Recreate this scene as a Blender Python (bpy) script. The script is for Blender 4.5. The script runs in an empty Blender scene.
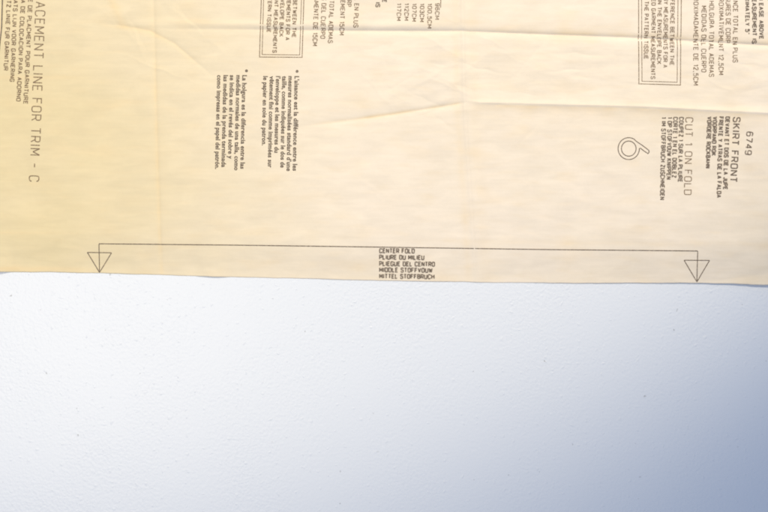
import bpy, math
import numpy as np

# ------------------------------------------------------------------ camera, world, lamps, exposure
S = 0.0004                                   # metres on the table per photograph pixel
SC = bpy.context.scene
COL = SC.collection


def wx(px): return (px - 384.0) * S
def wy(py): return (256.0 - py) * S


cam_d = bpy.data.cameras.new('camera')
cam = bpy.data.objects.new('camera', cam_d)
COL.objects.link(cam)
cam_d.lens = 50
cam_d.sensor_width = 36
cam.location = (0, 0, 768 * S * 50 / 36)
cam_d.clip_start = 0.01
cam_d.clip_end = 50
cam_d.dof.use_dof = True
cam_d.dof.focus_distance = 0.4175
cam_d.dof.aperture_fstop = 2.3
SC.camera = cam

world = bpy.data.worlds.new('World')
SC.world = world
world.use_nodes = True
bg = world.node_tree.nodes['Background']
bg.inputs[0].default_value = (0.39, 0.58, 0.97, 1)
bg.inputs[1].default_value = 0.55


def lamp(name, kind, loc, target, energy, color, **kw):
    from mathutils import Vector
    d = bpy.data.lights.new(name, kind)
    o = bpy.data.objects.new(name, d)
    COL.objects.link(o)
    o.location = loc
    o.rotation_euler = (Vector(target) - Vector(loc)).to_track_quat('-Z', 'Y').to_euler()
    d.energy = energy
    d.color = color
    for k, v in kw.items():
        setattr(d, k, v)
    return o


# soft overhead lamp left of the camera: gives the pale sheen on the table at the left
lamp('overhead_lamp', 'AREA', (-0.26, -0.06, 0.50), (-0.22, -0.04, 0), 1.4, (1.0, 0.90, 0.70),
     shape='DISK', size=0.26)
# key lamp, low from beyond the top edge: cone edge shaped to stand in for the photographer's shadow, near right
lamp('key_lamp', 'SPOT', (0.20, 0.65, 0.75), (-0.022, 0.4035, 0), 39.5, (1.0, 0.885, 0.65),
     shadow_soft_size=0.045, spot_size=math.radians(57.3), spot_blend=0.232)

SC.view_settings.view_transform = 'Standard'
SC.view_settings.look = 'None'
SC.view_settings.gamma = 1
SC.view_settings.exposure = 0.0

# ------------------------------------------------------------------ noise (numpy)
def vnoise(x, y, seed):
    """smooth gradient noise, about -1..1"""
    xi = np.floor(x).astype(np.int64)
    yi = np.floor(y).astype(np.int64)
    fx, fy = x - xi, y - yi
    def g(ix, iy):
        h = (ix * 374761393 + iy * 668265263 + seed * 974634777) & 0xffffffff
        h = ((h ^ (h >> 13)) * 1274126177) & 0xffffffff
        a = ((h ^ (h >> 16)) & 0xffff) / 65535.0 * 2 * math.pi
        return np.cos(a), np.sin(a)
    def dot(ix, iy, dx, dy):
        c, s = g(ix, iy)
        return c * dx + s * dy
    u = fx ** 3 * (fx * (fx * 6 - 15) + 10)
    v = fy ** 3 * (fy * (fy * 6 - 15) + 10)
    a = dot(xi, yi, fx, fy) * (1 - u) + dot(xi + 1, yi, fx - 1, fy) * u
    b = dot(xi, yi + 1, fx, fy - 1) * (1 - u) + dot(xi + 1, yi + 1, fx - 1, fy - 1) * u
    return (a * (1 - v) + b * v) * 1.5


def sstep(a, b, x):
    t = np.clip((x - a) / (b - a), 0, 1)
    return t * t * (3 - 2 * t)


def polydist(px, py, pts):
    """signed distance below (+) / above (-) a left-to-right polyline, and how far along it"""
    xs = [p[0] for p in pts]
    ys = [p[1] for p in pts]
    return py - np.interp(px, xs, ys)


EDGE_X = [-300, 0, 50, 100, 150, 225, 300, 384, 470, 540, 640, 700, 768, 1070]
EDGE_Y = [266, 272.0, 272.4, 273.2, 274.6, 277.2, 278.6, 281, 282.3, 283.2, 283.2, 283.0, 284.6, 288]


def edge_y(px):
    px = np.asarray(px, float)
    return np.interp(px, EDGE_X, EDGE_Y) + 0.35 * vnoise(px / 37.0, px * 0 + 3.3, 5) + 0.18 * vnoise(px / 9.0, px * 0 + 1.3, 6)


_rs = np.random.RandomState(11)
SMALL = []
for _i in range(105):
    if _i < 45:                              # crowded between the two long creases
        _c = (_rs.uniform(370, 780), _rs.uniform(30, 112)); _a = _rs.normal(6, 20)
    elif _i < 60:                            # fanning out from the knot
        _c = (_rs.normal(465, 40), _rs.normal(100, 22)); _a = _rs.uniform(-60, 80)
    elif _i < 70:
        _c = (_rs.normal(170, 35), _rs.normal(35, 22)); _a = _rs.uniform(-10, 70)
    else:
        _c = (_rs.uniform(-150, 950), _rs.uniform(-150, 262)); _a = _rs.normal(0, 30)
    _a = math.radians(_a)
    SMALL.append((_c[0], _c[1], math.cos(_a), math.sin(_a), _rs.uniform(12, 55), _rs.choice([-1, 1]) * _rs.uniform(0.05, 0.17), _rs.uniform(1.2, 3.2)))


def height(px, py):
    """height of the paper over the table in millimetres"""
    px = np.asarray(px, float)
    py = np.asarray(py, float)
    h = 1.6 + 0 * px
    # broad soft undulation and stretched wrinkles
    h += 0.30 * vnoise(px / 190, py / 110, 1) + 0.16 * vnoise(px / 75, py / 38, 2)
    ridgey = sstep(30, 60, py) * (1 - sstep(108, 128, py)) * sstep(300, 440, px)
    h += (0.016 + 0.09 * ridgey) * vnoise(px / 30 + 0.3 * vnoise(px / 60, py / 40, 8), (py + 0.10 * px) / 11, 3)
    h += (0.005 + 0.018 * ridgey) * vnoise(px / 15, (py - 0.2 * px) / 5, 4)
    # upper crease (valley): faint on the left, sharp on the right
    d = polydist(px, py, [(-300, 25), (130, 29), (384, 31.5), (460, 31.5), (530, 34.3), (640, 38.5), (768, 46), (1070, 62)])
    k = sstep(120, 470, px)
    h += k * (-0.36 * np.exp(-np.abs(d - 0.4) / 5.0)) - 0.12 * sstep(100, 260, px) * np.exp(-(d / 3.0) ** 2) * (1 - k)
    h += -0.70 * k * np.exp(-np.abs(d) / 1.8)
    h += 0.40 * sstep(100, 230, px) * (1 - sstep(400, 470, px)) * np.exp(-((d + 5) / 4.0) ** 2)
    # second crease: valley to the left of the knot at (465,103), ridge to the right of it
    d = polydist(px, py, [(-300, 300), (200, 147), (300, 127), (384, 116), (465, 103), (1070, 70)])
    h += -0.55 * sstep(240, 400, px) * (1 - sstep(458, 468, px)) * np.exp(-np.abs(d) / 3.2)
    d = polydist(px, py, [(-300, 90), (465, 101), (480, 103), (640, 107), (768, 113.5), (1070, 130)])
    kr = sstep(460, 485, px)
    h += kr * (0.55 * np.exp(-np.abs(d) / 5.5) + 0.30 * np.exp(-np.abs(d) / 2.2))
    # long vertical folds
    d = px - np.interp(py, [-300, 0, 105, 283], [463, 462, 464, 476])
    h += 0.60 * np.exp(-np.abs(d) / 2.6) - 0.05 * np.exp(-((d + 14) / 7) ** 2)
    d = px - np.interp(py, [-300, 0, 120, 283], [150, 154, 157, 162])
    h += -0.45 * np.exp(-np.abs(d) / 2.4)
    # pinch at upper left
    d = polydist(px, py, [(-300, 25), (100, 25), (122, 26), (150, 31), (175, 44), (215, 78), (1070, 700)])
    kp = sstep(95, 125, px) * (1 - sstep(185, 222, px))
    h += -0.42 * kp * np.exp(-np.abs(d) / 3.4)
    d = px - np.interp(py, [-300, 0, 26], [70, 112, 124])
    h += 0.14 * (1 - sstep(18, 32, py)) * np.exp(-np.abs(d) / 4)
    # many small handling creases
    for cx, cy, dx, dy, L, amp, w in SMALL:
        u = (px - cx) * dx + (py - cy) * dy
        v = -(px - cx) * dy + (py - cy) * dx + 2.2 * vnoise(u / 16, u * 0 + cx, 31)
        m = np.clip(1 - np.abs(u) / L, 0, 1)
        h += amp * m * np.exp(-np.abs(v) / w)
    # faint level folds
    d = py - np.interp(px, [0, 768], [232, 241])
    h += 0.055 * np.exp(-np.abs(d) / 2.0) * (0.4 + 0.6 * (vnoise(px / 90, py * 0, 9) > -0.2))
    d = py - 77
    h += -0.05 * (1 - sstep(60, 110, px)) * np.exp(-np.abs(d) / 2.2)
    # bump where the edge pulls up near the right arrow
    t = np.clip((px - 700) / 70, -0.3, 1.4)
    e = np.interp(px, EDGE_X, EDGE_Y)
    top = e - 11.5 * np.clip(t, 0, 1.3)
    # the cut edge settles down on the table; it stays lifted on the right
    lift = 0.09 + 0.06 * vnoise(px / 45, px * 0 + 7.7, 14) + 0.20 * sstep(470, 600, px) + 0.25 * sstep(610, 760, px) + 0.5 * sstep(192, 208, px) * (1 - sstep(218, 232, px)) + 0.9 * (1 - sstep(0, 14, px))
    w = np.clip((e - py) / 40.0, 0, 1)
    w = w * w * (3 - 2 * w)
    h = lift * (1 - w) + h * w + (1 - w) * (h - 1.6) * 0.25
    h += 0.07 * np.clip(py - top, 0, 14) * sstep(694, 712, px)
    return np.maximum(h, 0.03)


# ------------------------------------------------------------------ mesh helpers
def mesh_obj(name, verts, faces, mat, parent=None, smooth=False):
    me = bpy.data.meshes.new(name)
    verts = np.asarray(verts, dtype=np.float32)
    me.vertices.add(len(verts))
    me.vertices.foreach_set('co', verts.ravel())
    sizes = np.array([len(f) for f in faces], dtype=np.int32) if isinstance(faces, list) else np.full(len(faces), faces.shape[1], np.int32)
    flat = np.array([i for f in faces for i in f], np.int32) if isinstance(faces, list) else faces.ravel().astype(np.int32)
    me.loops.add(len(flat))
    me.loops.foreach_set('vertex_index', flat)
    me.polygons.add(len(sizes))
    me.polygons.foreach_set('loop_start', np.concatenate([[0], np.cumsum(sizes)[:-1]]).astype(np.int32))
    me.polygons.foreach_set('loop_total', sizes)
    me.update(calc_edges=True)
    me.validate()
    me.materials.append(mat)
    if smooth:
        me.polygons.foreach_set('use_smooth', np.ones(len(sizes), bool))
    o = bpy.data.objects.new(name, me)
    COL.objects.link(o)
    if parent:
        o.parent = parent
    return o


def new_mat(name):
    m = bpy.data.materials.new(name)
    m.use_nodes = True
    return m, m.node_tree.nodes, m.node_tree.links, m.node_tree.nodes['Principled BSDF']


def N(nodes, t, **kw):
    n = nodes.new(t)
    for k, v in kw.items():
        setattr(n, k, v)
    return n


# ------------------------------------------------------------------ materials
def paper_material():
    m, ns, ln, b = new_mat('pattern_tissue_paper')
    tc = N(ns, 'ShaderNodeTexCoord')
    # blotches of age, warmer on the older folded side of the sheet
    mp = N(ns, 'ShaderNodeMapping'); mp.inputs['Scale'].default_value = (9, 14, 9)
    n1 = N(ns, 'ShaderNodeTexNoise'); n1.inputs['Scale'].default_value = 1.0; n1.inputs['Detail'].default_value = 5
    ln.new(tc.outputs['Object'], mp.inputs[0]); ln.new(mp.outputs[0], n1.inputs['Vector'])
    sx = N(ns, 'ShaderNodeSeparateXYZ'); ln.new(tc.outputs['Object'], sx.inputs[0])
    mr = N(ns, 'ShaderNodeMapRange', interpolation_type='SMOOTHSTEP')
    mr.inputs['From Min'].default_value = 0.02; mr.inputs['From Max'].default_value = -0.16
    ln.new(sx.outputs['X'], mr.inputs['Value'])
    ad = N(ns, 'ShaderNodeMath', operation='MULTIPLY_ADD')
    ln.new(n1.outputs['Fac'], ad.inputs[0]); ad.inputs[1].default_value = 0.7
    s2 = N(ns, 'ShaderNodeMath', operation='MULTIPLY_ADD'); ln.new(mr.outputs[0], s2.inputs[0]); s2.inputs[1].default_value = 0.80; s2.inputs[2].default_value = -0.28
    ln.new(s2.outputs[0], ad.inputs[2])
    mix = N(ns, 'ShaderNodeMix', data_type='RGBA'); mix.clamp_factor = True
    mix.inputs['A'].default_value = (0.87, 0.76, 0.63, 1)
    mix.inputs['B'].default_value = (0.74, 0.61, 0.35, 1)
    ln.new(ad.outputs[0], mix.inputs['Factor'])
    # yellowed fold lines, painted crease shade and the long paper fibres
    att = N(ns, 'ShaderNodeAttribute', attribute_name='foxing_and_crease_shade')
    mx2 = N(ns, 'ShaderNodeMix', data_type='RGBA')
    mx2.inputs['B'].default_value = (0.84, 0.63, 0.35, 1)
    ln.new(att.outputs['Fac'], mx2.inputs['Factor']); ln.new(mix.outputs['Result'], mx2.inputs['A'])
    mp2 = N(ns, 'ShaderNodeMapping'); mp2.inputs['Scale'].default_value = (70, 620, 70)
    n2 = N(ns, 'ShaderNodeTexNoise'); n2.inputs['Scale'].default_value = 1.0; n2.inputs['Detail'].default_value = 6; n2.inputs['Roughness'].default_value = 0.6
    ln.new(tc.outputs['Object'], mp2.inputs[0]); ln.new(mp2.outputs[0], n2.inputs['Vector'])
    n3 = N(ns, 'ShaderNodeTexNoise'); n3.inputs['Scale'].default_value = 900; n3.inputs['Detail'].default_value = 3
    ln.new(tc.outputs['Object'], n3.inputs['Vector'])
    sm = N(ns, 'ShaderNodeMath', operation='MULTIPLY_ADD'); ln.new(n3.outputs['Fac'], sm.inputs[0]); sm.inputs[1].default_value = 0.35
    ln.new(n2.outputs['Fac'], sm.inputs[2])
    mr2 = N(ns, 'ShaderNodeMapRange'); mr2.inputs['From Min'].default_value = 0.35; mr2.inputs['From Max'].default_value = 1.0
    mr2.inputs['To Min'].default_value = 0.955; mr2.inputs['To Max'].default_value = 1.03
    ln.new(sm.outputs[0], mr2.inputs['Value'])
    mp4 = N(ns, 'ShaderNodeMapping'); mp4.inputs['Scale'].default_value = (75, 190, 75)
    n4 = N(ns, 'ShaderNodeTexNoise'); n4.inputs['Scale'].default_value = 1.0; n4.inputs['Detail'].default_value = 4; n4.inputs['Distortion'].default_value = 0.6
    ln.new(tc.outputs['Object'], mp4.inputs[0]); ln.new(mp4.outputs[0], n4.inputs['Vector'])
    mr4 = N(ns, 'ShaderNodeMapRange'); mr4.inputs['From Min'].default_value = 0.3; mr4.inputs['From Max'].default_value = 0.7
    mr4.inputs['To Min'].default_value = 0.955; mr4.inputs['To Max'].default_value = 1.03
    ln.new(n4.outputs['Fac'], mr4.inputs['Value'])
    mm = N(ns, 'ShaderNodeMath', operation='MULTIPLY'); ln.new(mr2.outputs[0], mm.inputs[0]); ln.new(mr4.outputs[0], mm.inputs[1])
    mr2 = mm
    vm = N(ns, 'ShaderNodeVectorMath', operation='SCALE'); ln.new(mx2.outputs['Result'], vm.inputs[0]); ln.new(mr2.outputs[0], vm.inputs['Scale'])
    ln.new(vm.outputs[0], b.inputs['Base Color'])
    b.inputs['Roughness'].default_value = 0.55
    b.inputs['Specular IOR Level'].default_value = 0.25
    bp = N(ns, 'ShaderNodeBump'); bp.inputs['Strength'].default_value = 0.35; bp.inputs['Distance'].default_value = 0.00012
    ln.new(sm.outputs[0], bp.inputs['Height']); ln.new(bp.outputs[0], b.inputs['Normal'])
    # thin paper: some light passes through
    tr = N(ns, 'ShaderNodeBsdfTranslucent'); ln.new(vm.outputs[0], tr.inputs[0])
    ms = N(ns, 'ShaderNodeMixShader'); ms.inputs[0].default_value = 0.15
    ln.new(b.outputs[0], ms.inputs[1]); ln.new(tr.outputs[0], ms.inputs[2])
    ln.new(ms.outputs[0], ns['Material Output'].inputs['Surface'])
    return m


def ink_material(name, dark, cover):
    m, ns, ln, b = new_mat(name)
    tc = N(ns, 'ShaderNodeTexCoord')
    n = N(ns, 'ShaderNodeTexNoise'); n.inputs['Scale'].default_value = 1600; n.inputs['Detail'].default_value = 2
    ln.new(tc.outputs['Object'], n.inputs['Vector'])
    mr = N(ns, 'ShaderNodeMapRange'); mr.inputs['From Min'].default_value = 0.3; mr.inputs['From Max'].default_value = 0.6
    mr.inputs['To Min'].default_value = cover - 0.22; mr.inputs['To Max'].default_value = min(cover + 0.12, 1)
    ln.new(n.outputs['Fac'], mr.inputs['Value'])
    b.inputs['Base Color'].default_value = (*dark, 1)
    b.inputs['Roughness'].default_value = 0.7
    b.inputs['Specular IOR Level'].default_value = 0.15
    ln.new(mr.outputs[0], b.inputs['Alpha'])
    return m


def table_material():
    m, ns, ln, b = new_mat('white_grained_laminate')
    tc = N(ns, 'ShaderNodeTexCoord')
    # orange-peel grain: soft pebbles with finer grit
    v = N(ns, 'ShaderNodeTexVoronoi', feature='SMOOTH_F1'); v.inputs['Scale'].default_value = 850; v.inputs['Smoothness'].default_value = 0.8
    nd = N(ns, 'ShaderNodeTexNoise'); nd.inputs['Scale'].default_value = 260; nd.inputs['Detail'].default_value = 4
    ad = N(ns, 'ShaderNodeVectorMath', operation='MULTIPLY_ADD')
    ln.new(tc.outputs['Object'], nd.inputs['Vector'])
    ln.new(nd.outputs['Color'], ad.inputs[0]); ad.inputs[1].default_value = (0.004, 0.004, 0.004)
    ln.new(tc.outputs['Object'], ad.inputs[2]); ln.new(ad.outputs[0], v.inputs['Vector'])
    n1 = N(ns, 'ShaderNodeTexNoise'); n1.inputs['Scale'].default_value = 900; n1.inputs['Detail'].default_value = 5; n1.inputs['Roughness'].default_value = 0.55
    ln.new(tc.outputs['Object'], n1.inputs['Vector'])
    # patches where the grain is stronger or worn flat
    n2 = N(ns, 'ShaderNodeTexNoise'); n2.inputs['Scale'].default_value = 22; n2.inputs['Detail'].default_value = 3
    ln.new(tc.outputs['Object'], n2.inputs['Vector'])
    pm = N(ns, 'ShaderNodeMapRange'); pm.inputs['From Min'].default_value = 0.35; pm.inputs['From Max'].default_value = 0.65
    pm.inputs['To Min'].default_value = 0.35; pm.inputs['To Max'].default_value = 1.0
    ln.new(n2.outputs['Fac'], pm.inputs['Value'])
    hs = N(ns, 'ShaderNodeMath', operation='MULTIPLY_ADD'); ln.new(v.outputs['Distance'], hs.inputs[0]); hs.inputs[1].default_value = -0.5
    ln.new(n1.outputs['Fac'], hs.inputs[2])
    hm = N(ns, 'ShaderNodeMath', operation='MULTIPLY'); ln.new(hs.outputs[0], hm.inputs[0]); ln.new(pm.outputs[0], hm.inputs[1])
    # scattered single nubs standing out of the grain
    v3 = N(ns, 'ShaderNodeTexVoronoi', voronoi_dimensions='2D'); v3.inputs['Scale'].default_value = 300
    ln.new(ad.outputs[0], v3.inputs['Vector'])
    s3 = N(ns, 'ShaderNodeSeparateColor'); ln.new(v3.outputs['Color'], s3.inputs[0])
    r3 = N(ns, 'ShaderNodeMapRange'); r3.inputs['From Min'].default_value = 0.45; r3.inputs['From Max'].default_value = 1.0
    r3.inputs['To Min'].default_value = 0.02; r3.inputs['To Max'].default_value = 0.20; ln.new(s3.outputs[0], r3.inputs['Value'])
    q3 = N(ns, 'ShaderNodeMath', operation='SUBTRACT'); ln.new(r3.outputs[0], q3.inputs[0]); ln.new(v3.outputs['Distance'], q3.inputs[1])
    c3 = N(ns, 'ShaderNodeMath', operation='MAXIMUM'); ln.new(q3.outputs[0], c3.inputs[0]); c3.inputs[1].default_value = 0.0
    k3 = N(ns, 'ShaderNodeMath', operation='MULTIPLY_ADD'); ln.new(c3.outputs[0], k3.inputs[0]); k3.inputs[1].default_value = 2.3
    h3 = N(ns, 'ShaderNodeMath', operation='MULTIPLY'); ln.new(hm.outputs[0], h3.inputs[0]); h3.inputs[1].default_value = 0.72
    ln.new(h3.outputs[0], k3.inputs[2]); hm = k3
    # sparse little pits holding dirt
    v2 = N(ns, 'ShaderNodeTexVoronoi', voronoi_dimensions='2D'); v2.inputs['Scale'].default_value = 75; v2.inputs['Randomness'].default_value = 1.0
    ln.new(ad.outputs[0], v2.inputs['Vector'])
    sep = N(ns, 'ShaderNodeSeparateColor'); ln.new(v2.outputs['Color'], sep.inputs[0])
    rad = N(ns, 'ShaderNodeMapRange'); rad.inputs['From Min'].default_value = 0.5; rad.inputs['From Max'].default_value = 1.0
    rad.inputs['To Min'].default_value = 0.0; rad.inputs['To Max'].default_value = 0.03
    ln.new(sep.outputs[0], rad.inputs['Value'])
    pit = N(ns, 'ShaderNodeMath', operation='LESS_THAN'); ln.new(v2.outputs['Distance'], pit.inputs[0]); ln.new(rad.outputs[0], pit.inputs[1])
    pitd = N(ns, 'ShaderNodeMath', operation='MULTIPLY'); ln.new(pit.outputs[0], pitd.inputs[0]); ln.new(sep.outputs[1], pitd.inputs[1])
    mix = N(ns, 'ShaderNodeMix', data_type='RGBA')
    mix.inputs['A'].default_value = (0.675, 0.69, 0.725, 1)
    mix.inputs['B'].default_value = (0.36, 0.36, 0.37, 1)
    ln.new(pitd.outputs[0], mix.inputs['Factor'])
    ln.new(mix.outputs['Result'], b.inputs['Base Color'])
    b.inputs['Roughness'].default_value = 0.46
    b.inputs['Specular IOR Level'].default_value = 0.5
    bp = N(ns, 'ShaderNodeBump'); bp.inputs['Strength'].default_value = 0.8; bp.inputs['Distance'].default_value = 0.0003
    ln.new(hm.outputs[0], bp.inputs['Height']); ln.new(bp.outputs[0], b.inputs['Normal'])
    return m


PAPER = paper_material()
INK = ink_material('brown_printing_ink', (0.22, 0.15, 0.095), 0.60)
INK_BOLD = ink_material('dark_printing_ink', (0.17, 0.13, 0.10), 0.70)
TABLE = table_material()

# ------------------------------------------------------------------ table top (the surface everything rests on)
def rounded_slab(hx0, hx1, hy0, hy1, z0, r, rr, seg=8):
    verts, faces = [], []
    rings = []
    prof = [(0, -rr * 6)] + [(rr - rr * math.cos(a), -rr + rr * math.sin(a)) for a in [i * math.pi / 2 / 6 for i in range(7)]]
    for inset, dz in prof:
        ring = []
        for cx, cy, a0 in ((hx1 - r, hy1 - r, 0), (hx0 + r, hy1 - r, 90), (hx0 + r, hy0 + r, 180), (hx1 - r, hy0 + r, 270)):
            for k in range(seg + 1):
                a = math.radians(a0 + 90 * k / seg)
                ring.append(len(verts))
                verts.append((cx + (r - inset) * math.cos(a), cy + (r - inset) * math.sin(a), z0 + dz))
        rings.append(ring)
    n = len(rings[0])
    for a, b in zip(rings[:-1], rings[1:]):
        for i in range(n):
            faces.append((a[i], a[(i + 1) % n], b[(i + 1) % n], b[i]))
    faces.append(tuple(rings[-1]))
    faces.append(tuple(reversed(rings[0])))
    return verts, faces


v, f = rounded_slab(-0.85, 0.95, -0.42, 0.48, 0.0, 0.03, 0.004)
table = mesh_obj('tabletop', v, f, TABLE)
table['kind'] = 'structure'

# ------------------------------------------------------------------ the tissue pattern sheet
tissue = bpy.data.objects.new('sewing_pattern_sheet', None)
tissue.empty_display_size = 0.02
COL.objects.link(tissue)
tissue['label'] = 'creased cream tissue paper sewing pattern with printed text, lying on the white tabletop'
tissue['category'] = 'sewing pattern'


def build_paper():
    xs = np.concatenate([np.arange(-300, 0, 6.0), np.arange(0, 768, 1.2), np.arange(768, 1075, 6.0)])
    ts = np.concatenate([np.arange(-260, -4, 6.0), np.arange(-4, 120, 0.8), np.arange(120, 264, 1.2), np.linspace(264, 272, 9)])
    X, T = np.meshgrid(xs, ts)
    e = edge_y(X)
    # rows follow the cut edge near the bottom
    Y = T + (e - 272.0) * sstep(120, 272, T)
    Y[-1, :] = e[-1, :]
    H = height(X, Y)
    nx, ny = len(xs), len(ts)
    top = np.stack([wx(X), wy(Y), H * 0.001], -1).reshape(-1, 3)
    bot = top.copy(); bot[:, 2] -= 0.00002
    idx = np.arange(nx * ny).reshape(ny, nx)
    q = np.stack([idx[:-1, :-1], idx[1:, :-1], idx[1:, 1:], idx[:-1, 1:]], -1).reshape(-1, 4)
    o = mesh_obj('paper', top, q, PAPER, tissue, smooth=True)
    # yellowed old folds (discoloration of the paper itself), plus shade painted beside some creases
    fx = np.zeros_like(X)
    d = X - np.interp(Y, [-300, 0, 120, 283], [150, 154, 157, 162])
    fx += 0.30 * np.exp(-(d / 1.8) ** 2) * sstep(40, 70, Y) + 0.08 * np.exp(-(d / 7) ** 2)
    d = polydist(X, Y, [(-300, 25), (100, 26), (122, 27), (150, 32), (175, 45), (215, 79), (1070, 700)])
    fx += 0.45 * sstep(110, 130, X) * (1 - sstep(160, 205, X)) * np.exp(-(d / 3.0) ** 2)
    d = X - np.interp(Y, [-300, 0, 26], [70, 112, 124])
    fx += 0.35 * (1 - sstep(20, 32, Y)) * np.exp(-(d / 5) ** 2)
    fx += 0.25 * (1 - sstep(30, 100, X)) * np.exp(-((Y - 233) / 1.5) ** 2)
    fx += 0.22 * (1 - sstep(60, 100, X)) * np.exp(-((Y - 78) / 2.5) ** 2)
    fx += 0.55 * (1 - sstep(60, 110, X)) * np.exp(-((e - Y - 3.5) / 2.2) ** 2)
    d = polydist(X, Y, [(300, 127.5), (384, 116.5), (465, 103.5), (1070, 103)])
    fx += 0.50 * sstep(290, 370, X) * (1 - sstep(455, 466, X)) * np.exp(-((d + 1) / 1.6) ** 2)  # shade painted along the upper side of the second crease
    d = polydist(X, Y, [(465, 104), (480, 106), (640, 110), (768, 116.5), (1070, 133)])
    fx += 0.42 * sstep(466, 500, X) * np.where(d > 0, np.exp(-d / 5.0), np.exp(-(d / 1.5) ** 2))  # warm shade painted below the ridge, on its dark side
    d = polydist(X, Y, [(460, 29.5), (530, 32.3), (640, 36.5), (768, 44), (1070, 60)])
    fx += 0.52 * sstep(460, 530, X) * np.where(d < 0, np.exp(d / 4.0), np.exp(-(d / 1.0) ** 2))  # dark side of the upper crease, painted as a warm tint
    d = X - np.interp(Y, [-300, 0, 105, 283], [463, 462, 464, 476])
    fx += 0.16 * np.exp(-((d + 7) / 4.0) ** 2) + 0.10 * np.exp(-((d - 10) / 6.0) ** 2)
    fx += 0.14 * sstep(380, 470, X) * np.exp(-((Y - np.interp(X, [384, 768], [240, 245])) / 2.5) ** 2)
    # blotches
    fx += 0.16 * sstep(0.1, 0.8, vnoise(X / 42, Y / 16, 21)) + 0.10 * sstep(0.0, 0.7, vnoise(X / 23, Y / 5, 22))
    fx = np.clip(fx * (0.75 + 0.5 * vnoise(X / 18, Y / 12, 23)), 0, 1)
    at = o.data.attributes.new('foxing_and_crease_shade', 'FLOAT', 'POINT')
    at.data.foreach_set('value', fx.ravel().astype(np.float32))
    md = o.modifiers.new('thickness', 'SOLIDIFY'); md.thickness = 0.00002; md.offset = -1
    return o


build_paper()
INK_LIFT = 0.05   # mm above the paper

# ------------------------------------------------------------------ drafting lettering (single-stroke, 4 x 6 cell)
G = {}
def g(ch, w, *strokes): G[ch] = (w, strokes)
# a stroke is a list of points; a leading 's' means it is rounded off
g('A', 4, [(0, 0), (2, 6), (4, 0)], [(.7, 2), (3.3, 2)])
g('B', 3.8, [(0, 0), (0, 6), (2.4, 6)], ['s', (2.4, 6), (3.5, 5.8), (3.5, 3.4), (2.4, 3.2)], [(0, 3.2), (2.4, 3.2)], ['s', (2.4, 3.2), (3.9, 3), (3.9, 0.2), (2.4, 0)], [(2.4, 0), (0, 0)])
g('C', 4, ['s', (3.9, 4.6), (3.6, 6), (.3, 6.3), (0, 4), (0, 2), (.3, -.3), (3.6, 0), (3.9, 1.4)])
g('D', 4, [(0, 0), (0, 6), (2, 6)], ['s', (2, 6), (4, 5.8), (4, 3), (4, .2), (2, 0)], [(2, 0), (0, 0)])
g('E', 3.5, [(3.5, 6), (0, 6), (0, 0), (3.5, 0)], [(0, 3.2), (2.9, 3.2)])
g('F', 3.5, [(3.5, 6), (0, 6), (0, 0)], [(0, 3.2), (2.9, 3.2)])
g('G', 4, ['s', (3.9, 4.6), (3.6, 6), (.3, 6.3), (0, 4), (0, 2), (.3, -.3), (3.6, 0), (4, 1.4), (4, 2.7)], [(4, 2.7), (2.3, 2.7)])
g('H', 4, [(0, 0), (0, 6)], [(4, 0), (4, 6)], [(0, 3.1), (4, 3.1)])
g('I', 0.5, [(.25, 0), (.25, 6)])
g('J', 3, ['s', (3, 6), (3, 2), (2.8, 0), (.4, -.2), (0, 1.6)])
g('K', 4, [(0, 0), (0, 6)], [(3.8, 6), (0, 2.4)], [(1.3, 3.6), (4, 0)])
g('L', 3.3, [(0, 6), (0, 0), (3.3, 0)])
g('M', 4.6, [(0, 0), (0, 6), (2.3, 1.6), (4.6, 6), (4.6, 0)])
g('N', 4, [(0, 0), (0, 6), (4, 0), (4, 6)])
g('O', 4, ['c', (0, 3), (0, 5.4), (1, 6.05), (3, 6.05), (4, 5.4), (4, 3), (4, .6), (3, -.05), (1, -.05), (0, .6)])
g('P', 3.8, [(0, 0), (0, 6), (2.3, 6)], ['s', (2.3, 6), (3.8, 5.8), (3.8, 2.9), (2.3, 2.7)], [(2.3, 2.7), (0, 2.7)])
g('Q', 4, ['c', (0, 3), (0, 5.4), (1, 6.05), (3, 6.05), (4, 5.4), (4, 3), (4, .6), (3, -.05), (1, -.05), (0, .6)], [(2.4, 1.6), (4.2, -.5)])
g('R', 3.9, [(0, 0), (0, 6), (2.3, 6)], ['s', (2.3, 6), (3.8, 5.8), (3.8, 3), (2.3, 2.8)], [(2.3, 2.8), (0, 2.8)], [(2.2, 2.8), (3.9, 0)])
g('S', 3.8, ['s', (3.6, 4.8), (3.4, 6.1), (.2, 6.3), (.1, 3.5), (2, 3.1), (3.9, 2.7), (3.8, -.3), (.3, -.2), (0, 1.4)])
g('T', 3.8, [(0, 6), (3.8, 6)], [(1.9, 6), (1.9, 0)])
g('U', 4, ['s', (0, 6), (0, 2.5), (.2, -.2), (2, -.1), (3.8, -.2), (4, 2.5), (4, 6)])
g('V', 4, [(0, 6), (2, 0), (4, 6)])
g('W', 5, [(0, 6), (1.2, 0), (2.5, 5), (3.8, 0), (5, 6)])
g('X', 4, [(0, 0), (4, 6)], [(0, 6), (4, 0)])
g('Y', 4, [(0, 6), (2, 3), (4, 6)], [(2, 3), (2, 0)])
g('Z', 3.8, [(0, 6), (3.8, 6), (0, 0), (3.8, 0)])
g('0', 3.8, ['c', (0, 3), (0, 5.4), (1, 6.05), (2.8, 6.05), (3.8, 5.4), (3.8, 3), (3.8, .6), (2.8, -.05), (1, -.05), (0, .6)])
g('1', 1.6, [(0, 4.9), (1.4, 6), (1.4, 0)])
g('2', 3.6, ['s', (0, 4.6), (.3, 6.1), (3.5, 6.3), (3.6, 3.8), (1.4, 2), (0, 0)], [(0, 0), (3.6, 0)])
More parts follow.
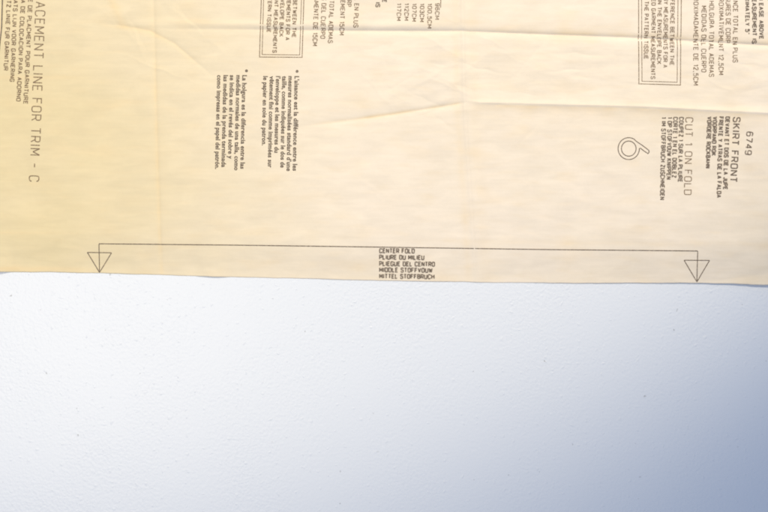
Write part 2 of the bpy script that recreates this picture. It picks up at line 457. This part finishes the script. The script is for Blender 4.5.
g('3', 3.6, ['s', (.1, 5), (.5, 6.1), (3.5, 6.2), (3.4, 3.4), (1.6, 3.3)], ['s', (1.6, 3.3), (3.8, 3.1), (3.7, -.2), (.3, -.1), (0, 1.3)])
g('4', 3.9, [(2.9, 0), (2.9, 6), (0, 1.8), (3.9, 1.8)])
g('5', 3.6, [(3.3, 6), (.5, 6), (.2, 3.3)], ['s', (.2, 3.3), (1.5, 4), (3.7, 3.8), (3.7, -.1), (.5, -.2), (0, 1.1)])
g('6', 3.7, ['s', (3.4, 5.2), (3, 6.1), (.3, 6.2), (0, 3.5), (0, 1.8)], ['c', (0, 1.9), (.3, 3.4), (1.9, 3.7), (3.5, 3.4), (3.7, 1.8), (3.4, .1), (1.9, -.1), (.2, .2)])
g('7', 3.7, [(0, 6), (3.7, 6), (1.4, 0)])
g('8', 3.7, ['c', (1.85, 6.05), (3.4, 5.8), (3.4, 3.6), (1.85, 3.3), (.3, 3.6), (.3, 5.8)], ['c', (1.85, 3.3), (3.7, 3), (3.7, .1), (1.85, -.05), (0, .1), (0, 3)])
g('9', 3.7, ['s', (.3, .8), (.7, -.1), (3.4, -.2), (3.7, 2.5), (3.7, 4.2)], ['c', (3.7, 4.1), (3.4, 2.6), (1.8, 2.3), (.2, 2.6), (0, 4.2), (.3, 5.9), (1.8, 6.1), (3.5, 5.8)])
g('-', 3.6, [(.4, 3), (3.2, 3)])
g(',', 0.8, [(.5, .5), (.2, -1.1)])
g('.', 0.8, [(.1, .1), (.6, .1)])
g('"', 1.4, [(.2, 6), (.2, 4.6)], [(1.2, 6), (1.2, 4.6)])


def chaikin(p, closed, it=2):
    for _ in range(it):
        q = []
        n = len(p)
        rng = range(n) if closed else range(n - 1)
        if not closed:
            q.append(p[0])
        for i in rng:
            a, b = p[i], p[(i + 1) % n]
            if closed or i > 0:
                q.append((a[0] * .75 + b[0] * .25, a[1] * .75 + b[1] * .25))
            if closed or i < n - 2:
                q.append((a[0] * .25 + b[0] * .75, a[1] * .25 + b[1] * .75))
        if not closed:
            q.append(p[-1])
        p = q
    return p


def strokes_of(ch):
    w, st = G[ch]
    out = []
    for s in st:
        if s[0] == 's':
            out.append((chaikin(s[1:], False), False))
        elif s[0] == 'c':
            out.append((chaikin(s[1:], True), True))
        else:
            out.append((s, False))
    return w, out


class Print:
    """collects inked ribbons in photograph pixels, then lays them on the paper"""
    def __init__(self):
        self.v, self.f = [], []

    def ribbon(self, pts, width, closed=False, step=3.0):
        if len(pts) > 2:
            q = list(pts) + ([pts[0]] if closed else [])
            run = [q[0]]
            cut = False
            for i in range(1, len(q)):
                run.append(q[i])
                if i < len(q) - 1:
                    a, b, c = q[i - 1], q[i], q[i + 1]
                    d = (b[0] - a[0]) * (c[0] - b[0]) + (b[1] - a[1]) * (c[1] - b[1])
                    if d < -0.1 * math.dist(a, b) * math.dist(b, c):
                        self.ribbon(run, width)
                        run = [q[i]]
                        cut = True
            if cut:
                self.ribbon(run, width)
                return
        self.n = getattr(self, 'n', 0) + 1
        # resample long runs so the ink follows the creases
        p = []
        n = len(pts)
        for i in range(n if closed else n - 1):
            a, b = pts[i], pts[(i + 1) % n]
            L = math.hypot(b[0] - a[0], b[1] - a[1])
            if L < 1e-6:
                continue
            k = max(1, int(L / step))
            for j in range(k):
                p.append((a[0] + (b[0] - a[0]) * j / k, a[1] + (b[1] - a[1]) * j / k))
        if not closed:
            p.append(pts[-1])
        n = len(p)
        base = len(self.v)
        hw = width * 0.6
        for i in range(n):
            if closed:
                a, b, c = p[i - 1], p[i], p[(i + 1) % n]
            else:
                b = p[i]
                a = p[i - 1] if i > 0 else None
                c = p[i + 1] if i < n - 1 else None
            def nrm(u, w_):
                dx, dy = w_[0] - u[0], w_[1] - u[1]
                L = math.hypot(dx, dy) or 1
                return (-dy / L, dx / L)
            n1 = nrm(a, b) if a else nrm(b, c)
            n2 = nrm(b, c) if c else n1
            mx, my = n1[0] + n2[0], n1[1] + n2[1]
            L = math.hypot(mx, my)
            if L < 1e-3:
                mx, my, s = n1[0], n1[1], 1
            else:
                mx, my = mx / L, my / L
                s = min(1 / max(mx * n1[0] + my * n1[1], .4), 2.0)
            self.v.append((b[0] + mx * hw * s, b[1] + my * hw * s, self.n % 7))
            self.v.append((b[0] - mx * hw * s, b[1] - my * hw * s, self.n % 7))
        for i in range(n if closed else n - 1):
            j = (i + 1) % n
            self.f.append((base + 2 * i, base + 2 * i + 1, base + 2 * j + 1, base + 2 * j))

    def text(self, s, x0, y0, x1, y1, cap, width, gap=2.2, space=3.6):
        """capital lettering: baseline runs from (x0,y0) to (x1,y1)"""
        w_ = width * 1.2
        L0 = math.hypot(x1 - x0, y1 - y0)
        ex, ey = (x1 - x0) / L0, (y1 - y0) / L0
        cap = cap - w_
        x0, y0 = x0 + ex * w_ / 2 + ey * w_ / 2, y0 + ey * w_ / 2 - ex * w_ / 2
        x1, y1 = x1 - ex * w_ / 2 + ey * w_ / 2, y1 - ey * w_ / 2 - ex * w_ / 2
        adv = [space if c == ' ' else G[c][0] + gap for c in s]
        tot = sum(adv) - gap
        L = math.hypot(x1 - x0, y1 - y0)
        kx, ky = L / tot, cap / 6.0
        dx, dy = (x1 - x0) / L, (y1 - y0) / L
        ux, uy = -dy * -1, dx * -1          # 'up' of the letters (photograph y points down)
        cur = 0
        for c, a in zip(s, adv):
            if c != ' ':
                _, sts = strokes_of(c)
                for pts, cl in sts:
                    q = [(x0 + dx * (cur + p[0]) * kx + ux * p[1] * ky, y0 + dy * (cur + p[0]) * kx + uy * p[1] * ky) for p in pts]
                    self.ribbon(q, width, cl)
            cur += a

    def text_end(self, s, xe, ye, pitch, cap, width, lean=2.0):
        """as text(), given where the line ends, its mean pitch and its lean in degrees"""
        L = len(s) * pitch
        a = math.radians(lean)
        self.text(s, xe + L * math.sin(a), ye - L * math.cos(a), xe, ye, cap, width)

    def font(self, s, x0, y0, x1, y1, size, offset):
        """small upper and lower case lettering set in the built-in face"""
        cu = bpy.data.curves.new('t', 'FONT')
        cu.body = s
        cu.size = 1.0
        cu.offset = offset
        cu.resolution_u = 3
        cu.space_character = 1.08
        ob = bpy.data.objects.new('t', cu)
        me = ob.to_mesh()
        co = np.zeros(len(me.vertices) * 3)
        me.vertices.foreach_get('co', co)
        co = co.reshape(-1, 3)
        w = co[:, 0].max() - co[:, 0].min()
        L = math.hypot(x1 - x0, y1 - y0)
        dx, dy = (x1 - x0) / L, (y1 - y0) / L
        ux, uy = dy, -dx
        base = len(self.v)
        kx = L / w
        for k, (sx, sy) in enumerate(((0, 0), (0.22, 0.08))):      # struck twice for weight
            for p in co:
                u, v_ = (p[0] - co[:, 0].min()) * kx + sx, p[1] * size + sy
                self.v.append((x0 + dx * u + ux * v_, y0 + dy * u + uy * v_, k * 3))
            for p in me.polygons:
                self.f.append(tuple(base + k * len(co) + i for i in p.vertices))
        ob.to_mesh_clear()
        bpy.data.objects.remove(ob)
        bpy.data.curves.remove(cu)

    def dot(self, x, y, r):
        base = len(self.v)
        for k in range(12):
            a = k * math.pi / 6
            self.v.append((x + r * math.cos(a), y + r * math.sin(a), 0))
        self.f.append(tuple(base + k for k in range(12)))

    def build(self, name, mat, parent=tissue, label=None):
        a = np.array(self.v)
        e = edge_y(a[:, 0])
        y = np.minimum(a[:, 1], e - 0.2)
        h = height(a[:, 0], y) + INK_LIFT + a[:, 2] * 0.0008
        co = np.stack([wx(a[:, 0]), wy(y), h * 0.001], -1)
        # face up whatever the winding
        fs = []
        for f in self.f:
            s = 0
            for i in range(len(f)):
                p, q = co[f[i]], co[f[(i + 1) % len(f)]]
                s += p[0] * q[1] - q[0] * p[1]
            fs.append(f if s > 0 else tuple(reversed(f)))
        o = mesh_obj(name, co, fs, mat, parent)
        if label:
            o['label'] = label
        return o


# ------------------------------------------------------------------ the printing on the sheet
TH, BO = 0.85, 1.05

# placement line block at the far left
P = Print()
P.ribbon([(4.4, -60), (3.9, 0), (3.2, 28), (0.8, 50), (-4, 78)], 1.1)
P.build('printed_cutting_line', INK_BOLD)
P = Print()
P.text('PLACEMENT LINE FOR TRIM - C', 37.4, -13.5, 30.2, 182, 10.2, 0.95, space=3.6)
P.build('printed_heading', INK, label='large heading PLACEMENT LINE FOR TRIM - C')
P = Print()
P.text_end('LIGNE DE PLACMENT POUR GARNITURE', 24.6, 104.7, 3.72, 4.8, 0.9, 2.6)
P.text_end('LINEA DE COLOCACION PARA ADORNO', 17.5, 102.0, 3.72, 4.8, 0.9, 2.6)
P.text_end('PLAATS LIJN VOOR GARNERING', 11.0, 82.5, 3.60, 4.8, 0.9, 2.6)
P.text_end('ANSATZ LINIE FUR GARNITUR', 4.8, 71.2, 3.45, 4.8, 0.9, 2.6)
P.build('printed_text', INK, label='four small lines translating the placement line heading')


def double_box(outer, inner, w):
    P = Print()
    P.ribbon(outer, w)
    P.ribbon(inner, w * 0.85)
    return P.build('printed_frame', INK)


TXT = ['DIFFERENCE BETWEEN THE', 'BODY MEASUREMENTS FOR A', 'SIZE ON THE ENVELOPE BACK', 'AND FINISHED GARMENT MEASUREMENTS', 'ON THE PATTERN TISSUE']
# boxed note, left
fr = double_box([(265.5, -60), (261.8, 0), (260.0, 57.7), (302.4, 58.0), (304.2, 0), (306, -60)],
                [(267.7, -60), (264.1, 0), (262.6, 55.2), (300.0, 55.6), (301.8, 0), (303.6, -60)], 0.75)
P = Print()
for s, x, y, p in zip(TXT, (292.0, 285.6, 279.4, 272.8, 267.0), (38.4, 41.0, 37.6, 53.6, 33.2), (3.4, 3.35, 3.25, 3.35, 3.2)):
    P.text_end(s, x, y, p, 4.4, 0.85, 2.0)
P.build('printed_text', INK, parent=tissue, label='boxed note about ease at upper left')

# ease lines beside the left box
P = Print()
for s, x, y, p in (('APROXIMADAMENTE DE 15CM', 312.6, 46.6, 3.55), ('MEDIDAS DEL CUERPO', 320.4, 39.4, 3.5),
                   ('HOLGURA TOTAL ADEMAS', 328.0, 43.8, 3.55), ('APPROXIMATIVEMENT 15CM', 339.3, 35.8, 3.5),
                   ('MESURES DE CORP', 346.6, 7.5, 3.45), ('AISANCE TOTAL EN PLUS', 353.4, 28.3, 3.45)):
    P.text_end(s, x, y, p, 5.0, 0.8, 2.0)
P.build('printed_text', INK, label='French and Spanish ease lines for 15 cm')
P = Print()
for s, x, y, p in (('BODY MEASUREMENT IS', 375.4, 8.1, 3.5), ('EASE ABOVE', 382.0, 3.4, 3.6)):
    P.text_end(s, x, y, p, 4.8, 1.0, 1.5)
P.build('printed_text', INK_BOLD, label='bold ease note cut off at the top edge')

# table of sizes in centimetres
P = Print()
for s, x, y0, y1 in (('117CM', 396.4, 3.8, 21.6), ('112CM', 404.0, 3.8, 21.4), ('107CM', 411.7, 4.0, 22.4),
                     ('103CM', 419.4, 4.0, 22.8), ('100,5CM', 427.0, 4.0, 29.0), ('96CM', 434.6, 3.8, 20.4)):
    P.text(s, x + 0.4, y0, x, y1, 4.6, 0.8)
P.ribbon([(441.2, -60), (440.6, 0), (440.4, 8.6)], 0.8)
P.build('printed_text', INK, label='column of finished sizes in centimetres')

# boxed note, right
fr = double_box([(637.4, -60), (637.6, 0), (637.9, 84.4), (679.3, 85.6), (680.2, 0), (680.6, -60)],
                [(640.4, -60), (640.6, 0), (641.0, 81.8), (676.0, 82.8), (676.9, 0), (677.4, -60)], 0.75)
P = Print()
for s, x, y, p in zip(TXT, (668.6, 662.0, 655.8, 649.6, 642.8), (66.0, 68.4, 65.0, 79.8, 59.8), (3.4, 3.35, 3.25, 3.35, 3.2)):
    P.text_end(s, x, y, p, 4.6, 0.8, 0.5)
P.build('printed_text', INK, label='boxed note about ease at upper right')
P = Print()
for s, x, y, p in (('APROXIMADAMENTE DE 12,5CM', 692.0, 86.0, 3.85), ('MEDIDAS DEL CUERPO', 700.0, 73.0, 3.7),
                   ('HOLGURA TOTAL ADEMAS', 707.6, 77.6, 3.8), ('APPROXIMATIVEMENT 12,5CM', 717.2, 75.6, 3.7),
                   ('MESURES DE CORP', 724.2, 43.6, 3.55), ('AISANCE TOTAL EN PLUS', 731.4, 63.2, 3.6)):
    P.text_end(s, x, y, p, 5.2, 0.8, 0.2)
P.build('printed_text', INK, label='French and Spanish ease lines for 12,5 cm')
P = Print()
for s, x, y, p in (('APPROXIMATELY 5"', 743.8, 35.2, 3.5), ('BODY MEASUREMENT IS', 750.8, 44.2, 3.45), ('DESIGN EASE ABOVE', 757.6, 40.0, 3.5)):
    P.text_end(s, x, y, p, 4.8, 1.0, -0.6)
P.build('printed_text', INK_BOLD, label='bold ease note at the upper right corner')

# the two bulleted paragraphs
P = Print()
P.dot(297.4, 72.0, 1.5)
for s, x, y1 in (("L'aisance est la différence entre les", 295.0, 171.0), ("mesures normalisées standard d'une", 288.9, 171.2),
                 ('taille, comme indiquées sur le dos de', 282.7, 167.8), ("l'enveloppe et les mesures du", 276.4, 153.0),
                 ('vêtement fini comme imprimées sur', 270.2, 167.8), ('le papier en soie du patron.', 263.8, 145.8)):
    P.font(s, x, 76.6, x - (y1 - 76.6) * 0.02, y1, 6.3, 0.028)
P.build('printed_text', INK_BOLD, label='small bulleted French paragraph in lower case')
P = Print()
P.dot(247.0, 71.4, 1.5)
for s, x, y1 in (('La holgura es la diferencia entre las', 243.0, 169.0), ('medidas normales de una talla, como', 237.0, 170.4),
                 ('se indica en el revés del sobre y', 230.6, 159.0), ('las medidas de la prenda terminada', 224.2, 167.4),
                 ('como impresas en el papel del patrón.', 217.9, 169.2)):
    P.font(s, x, 75.6, x - (y1 - 75.6) * 0.022, y1, 6.3, 0.028)
P.build('printed_text', INK_BOLD, label='small bulleted Spanish paragraph in lower case')

# piece name, cutting instruction, number
P = Print()
P.text('6749', 745.0, 131.6, 743.4, 155.2, 7.0, 1.0, gap=2.0)
P.build('printed_number', INK_BOLD, label='printed number 6749')
P = Print()
P.text('SKIRT FRONT', 731.6, 117.2, 728.4, 182.4, 7.6, 1.15)
P.build('printed_heading', INK_BOLD, label='heading SKIRT FRONT')
P = Print()
for s, x0, y1, x1 in (('DEVANT ET DOS DE LA JUPE', 723.8, 190.0, 721.6), ('FRENTE Y ATRAS DE LA FALDA', 717.4, 198.0, 715.2),
                      ('VOORPAND ROK', 711.3, 156.2, 710.1), ('VORDERE ROCKBAHN', 705.8, 168.6, 704.2)):
    P.text(s, x0, 116.8, x1, y1, 4.9, 1.05, gap=2.4)
P.build('printed_text', INK_BOLD, label='four small bold lines translating SKIRT FRONT')
P = Print()
P.text('CUT 1 ON FOLD', 684.3, 117.6, 682.6, 195.2, 7.8, 0.85, space=3.8)
P.build('printed_heading', INK, label='heading CUT 1 ON FOLD')
P = Print()
for s, x0, y1, x1 in (('COUPEZ 1 SUR LA PLIURE', 677.9, 182.6, 676.5), ('CORTE 1 EN EL DOBLEZ', 672.0, 178.2, 670.5),
                      ('1 OP STOFVOUW KNIPPEN', 666.4, 179.8, 665.1), ('1 IM STOFFBRUCH ZUSCHNEIDEN', 660.4, 200.2, 658.5)):
    P.text(s, x0, 117.2, x1, y1, 4.9, 0.95, gap=2.4)
P.build('printed_text', INK_BOLD, label='four small lines translating CUT 1 ON FOLD')

# large outlined numeral, lying on its side
P = Print()
cx, cy = 627.7, 149.0
circ = lambda r, a0, a1, n: [(cx + r * math.cos(math.radians(a0 + (a1 - a0) * k / n)), cy + r * 1.03 * math.sin(math.radians(a0 + (a1 - a0) * k / n))) for k in range(n + (0 if (a1 - a0) % 360 == 0 else 1))]
P.ribbon(circ(7.3, 0, 360, 32), 0.8, True)
P.ribbon(circ(10.6, -2, 300, 34) + [(635.0, 141.6), (641.0, 145.6), (647.6, 150.6), (648.0, 152.4), (647.0, 154.0), (643.2, 151.6), (639.4, 148.6), (638.4, 149.0)], 0.8)
P.build('printed_piece_number', INK_BOLD, label='large outlined numeral 6 printed on its side')

# centre fold line with its two arrows and the caption under it
P = Print()
P.ribbon([(99.9, 243.8), (240, 245.2), (379, 247.1), (540, 249.5), (696.4, 251.0)], 0.85)
P.build('printed_fold_line', INK_BOLD)
P = Print()
P.ribbon([(99.9, 243.9), (99.5, 272.2)], 0.8)
P.ribbon([(88.0, 252.4), (112.2, 252.8), (99.5, 272.4)], 0.8, True)
P.build('printed_arrow', INK_BOLD)
P = Print()
P.ribbon([(696.5, 251.0), (696.6, 281.4)], 0.8)
P.ribbon([(683.2, 260.2), (708.6, 260.4), (696.6, 281.8)], 0.8, True)
P.build('printed_arrow', INK_BOLD)
P = Print()
for s, y, x1 in (('CENTER FOLD', 253.3, 414.8), ('PLIURE DU MILIEU', 259.7, 424.4), ('PLIEGUE DEL CENTRO', 266.2, 435.0),
                 ('MIDDLE STOFFVOUW', 272.4, 432.6), ('MITTEL STOFFBRUCH', 278.7, 434.6)):
    P.text(s, 379.0, y, x1, y + (x1 - 379) * 0.011, 5.2, 1.05)
P.build('printed_text', INK_BOLD, label='five bold lines CENTER FOLD in five languages')
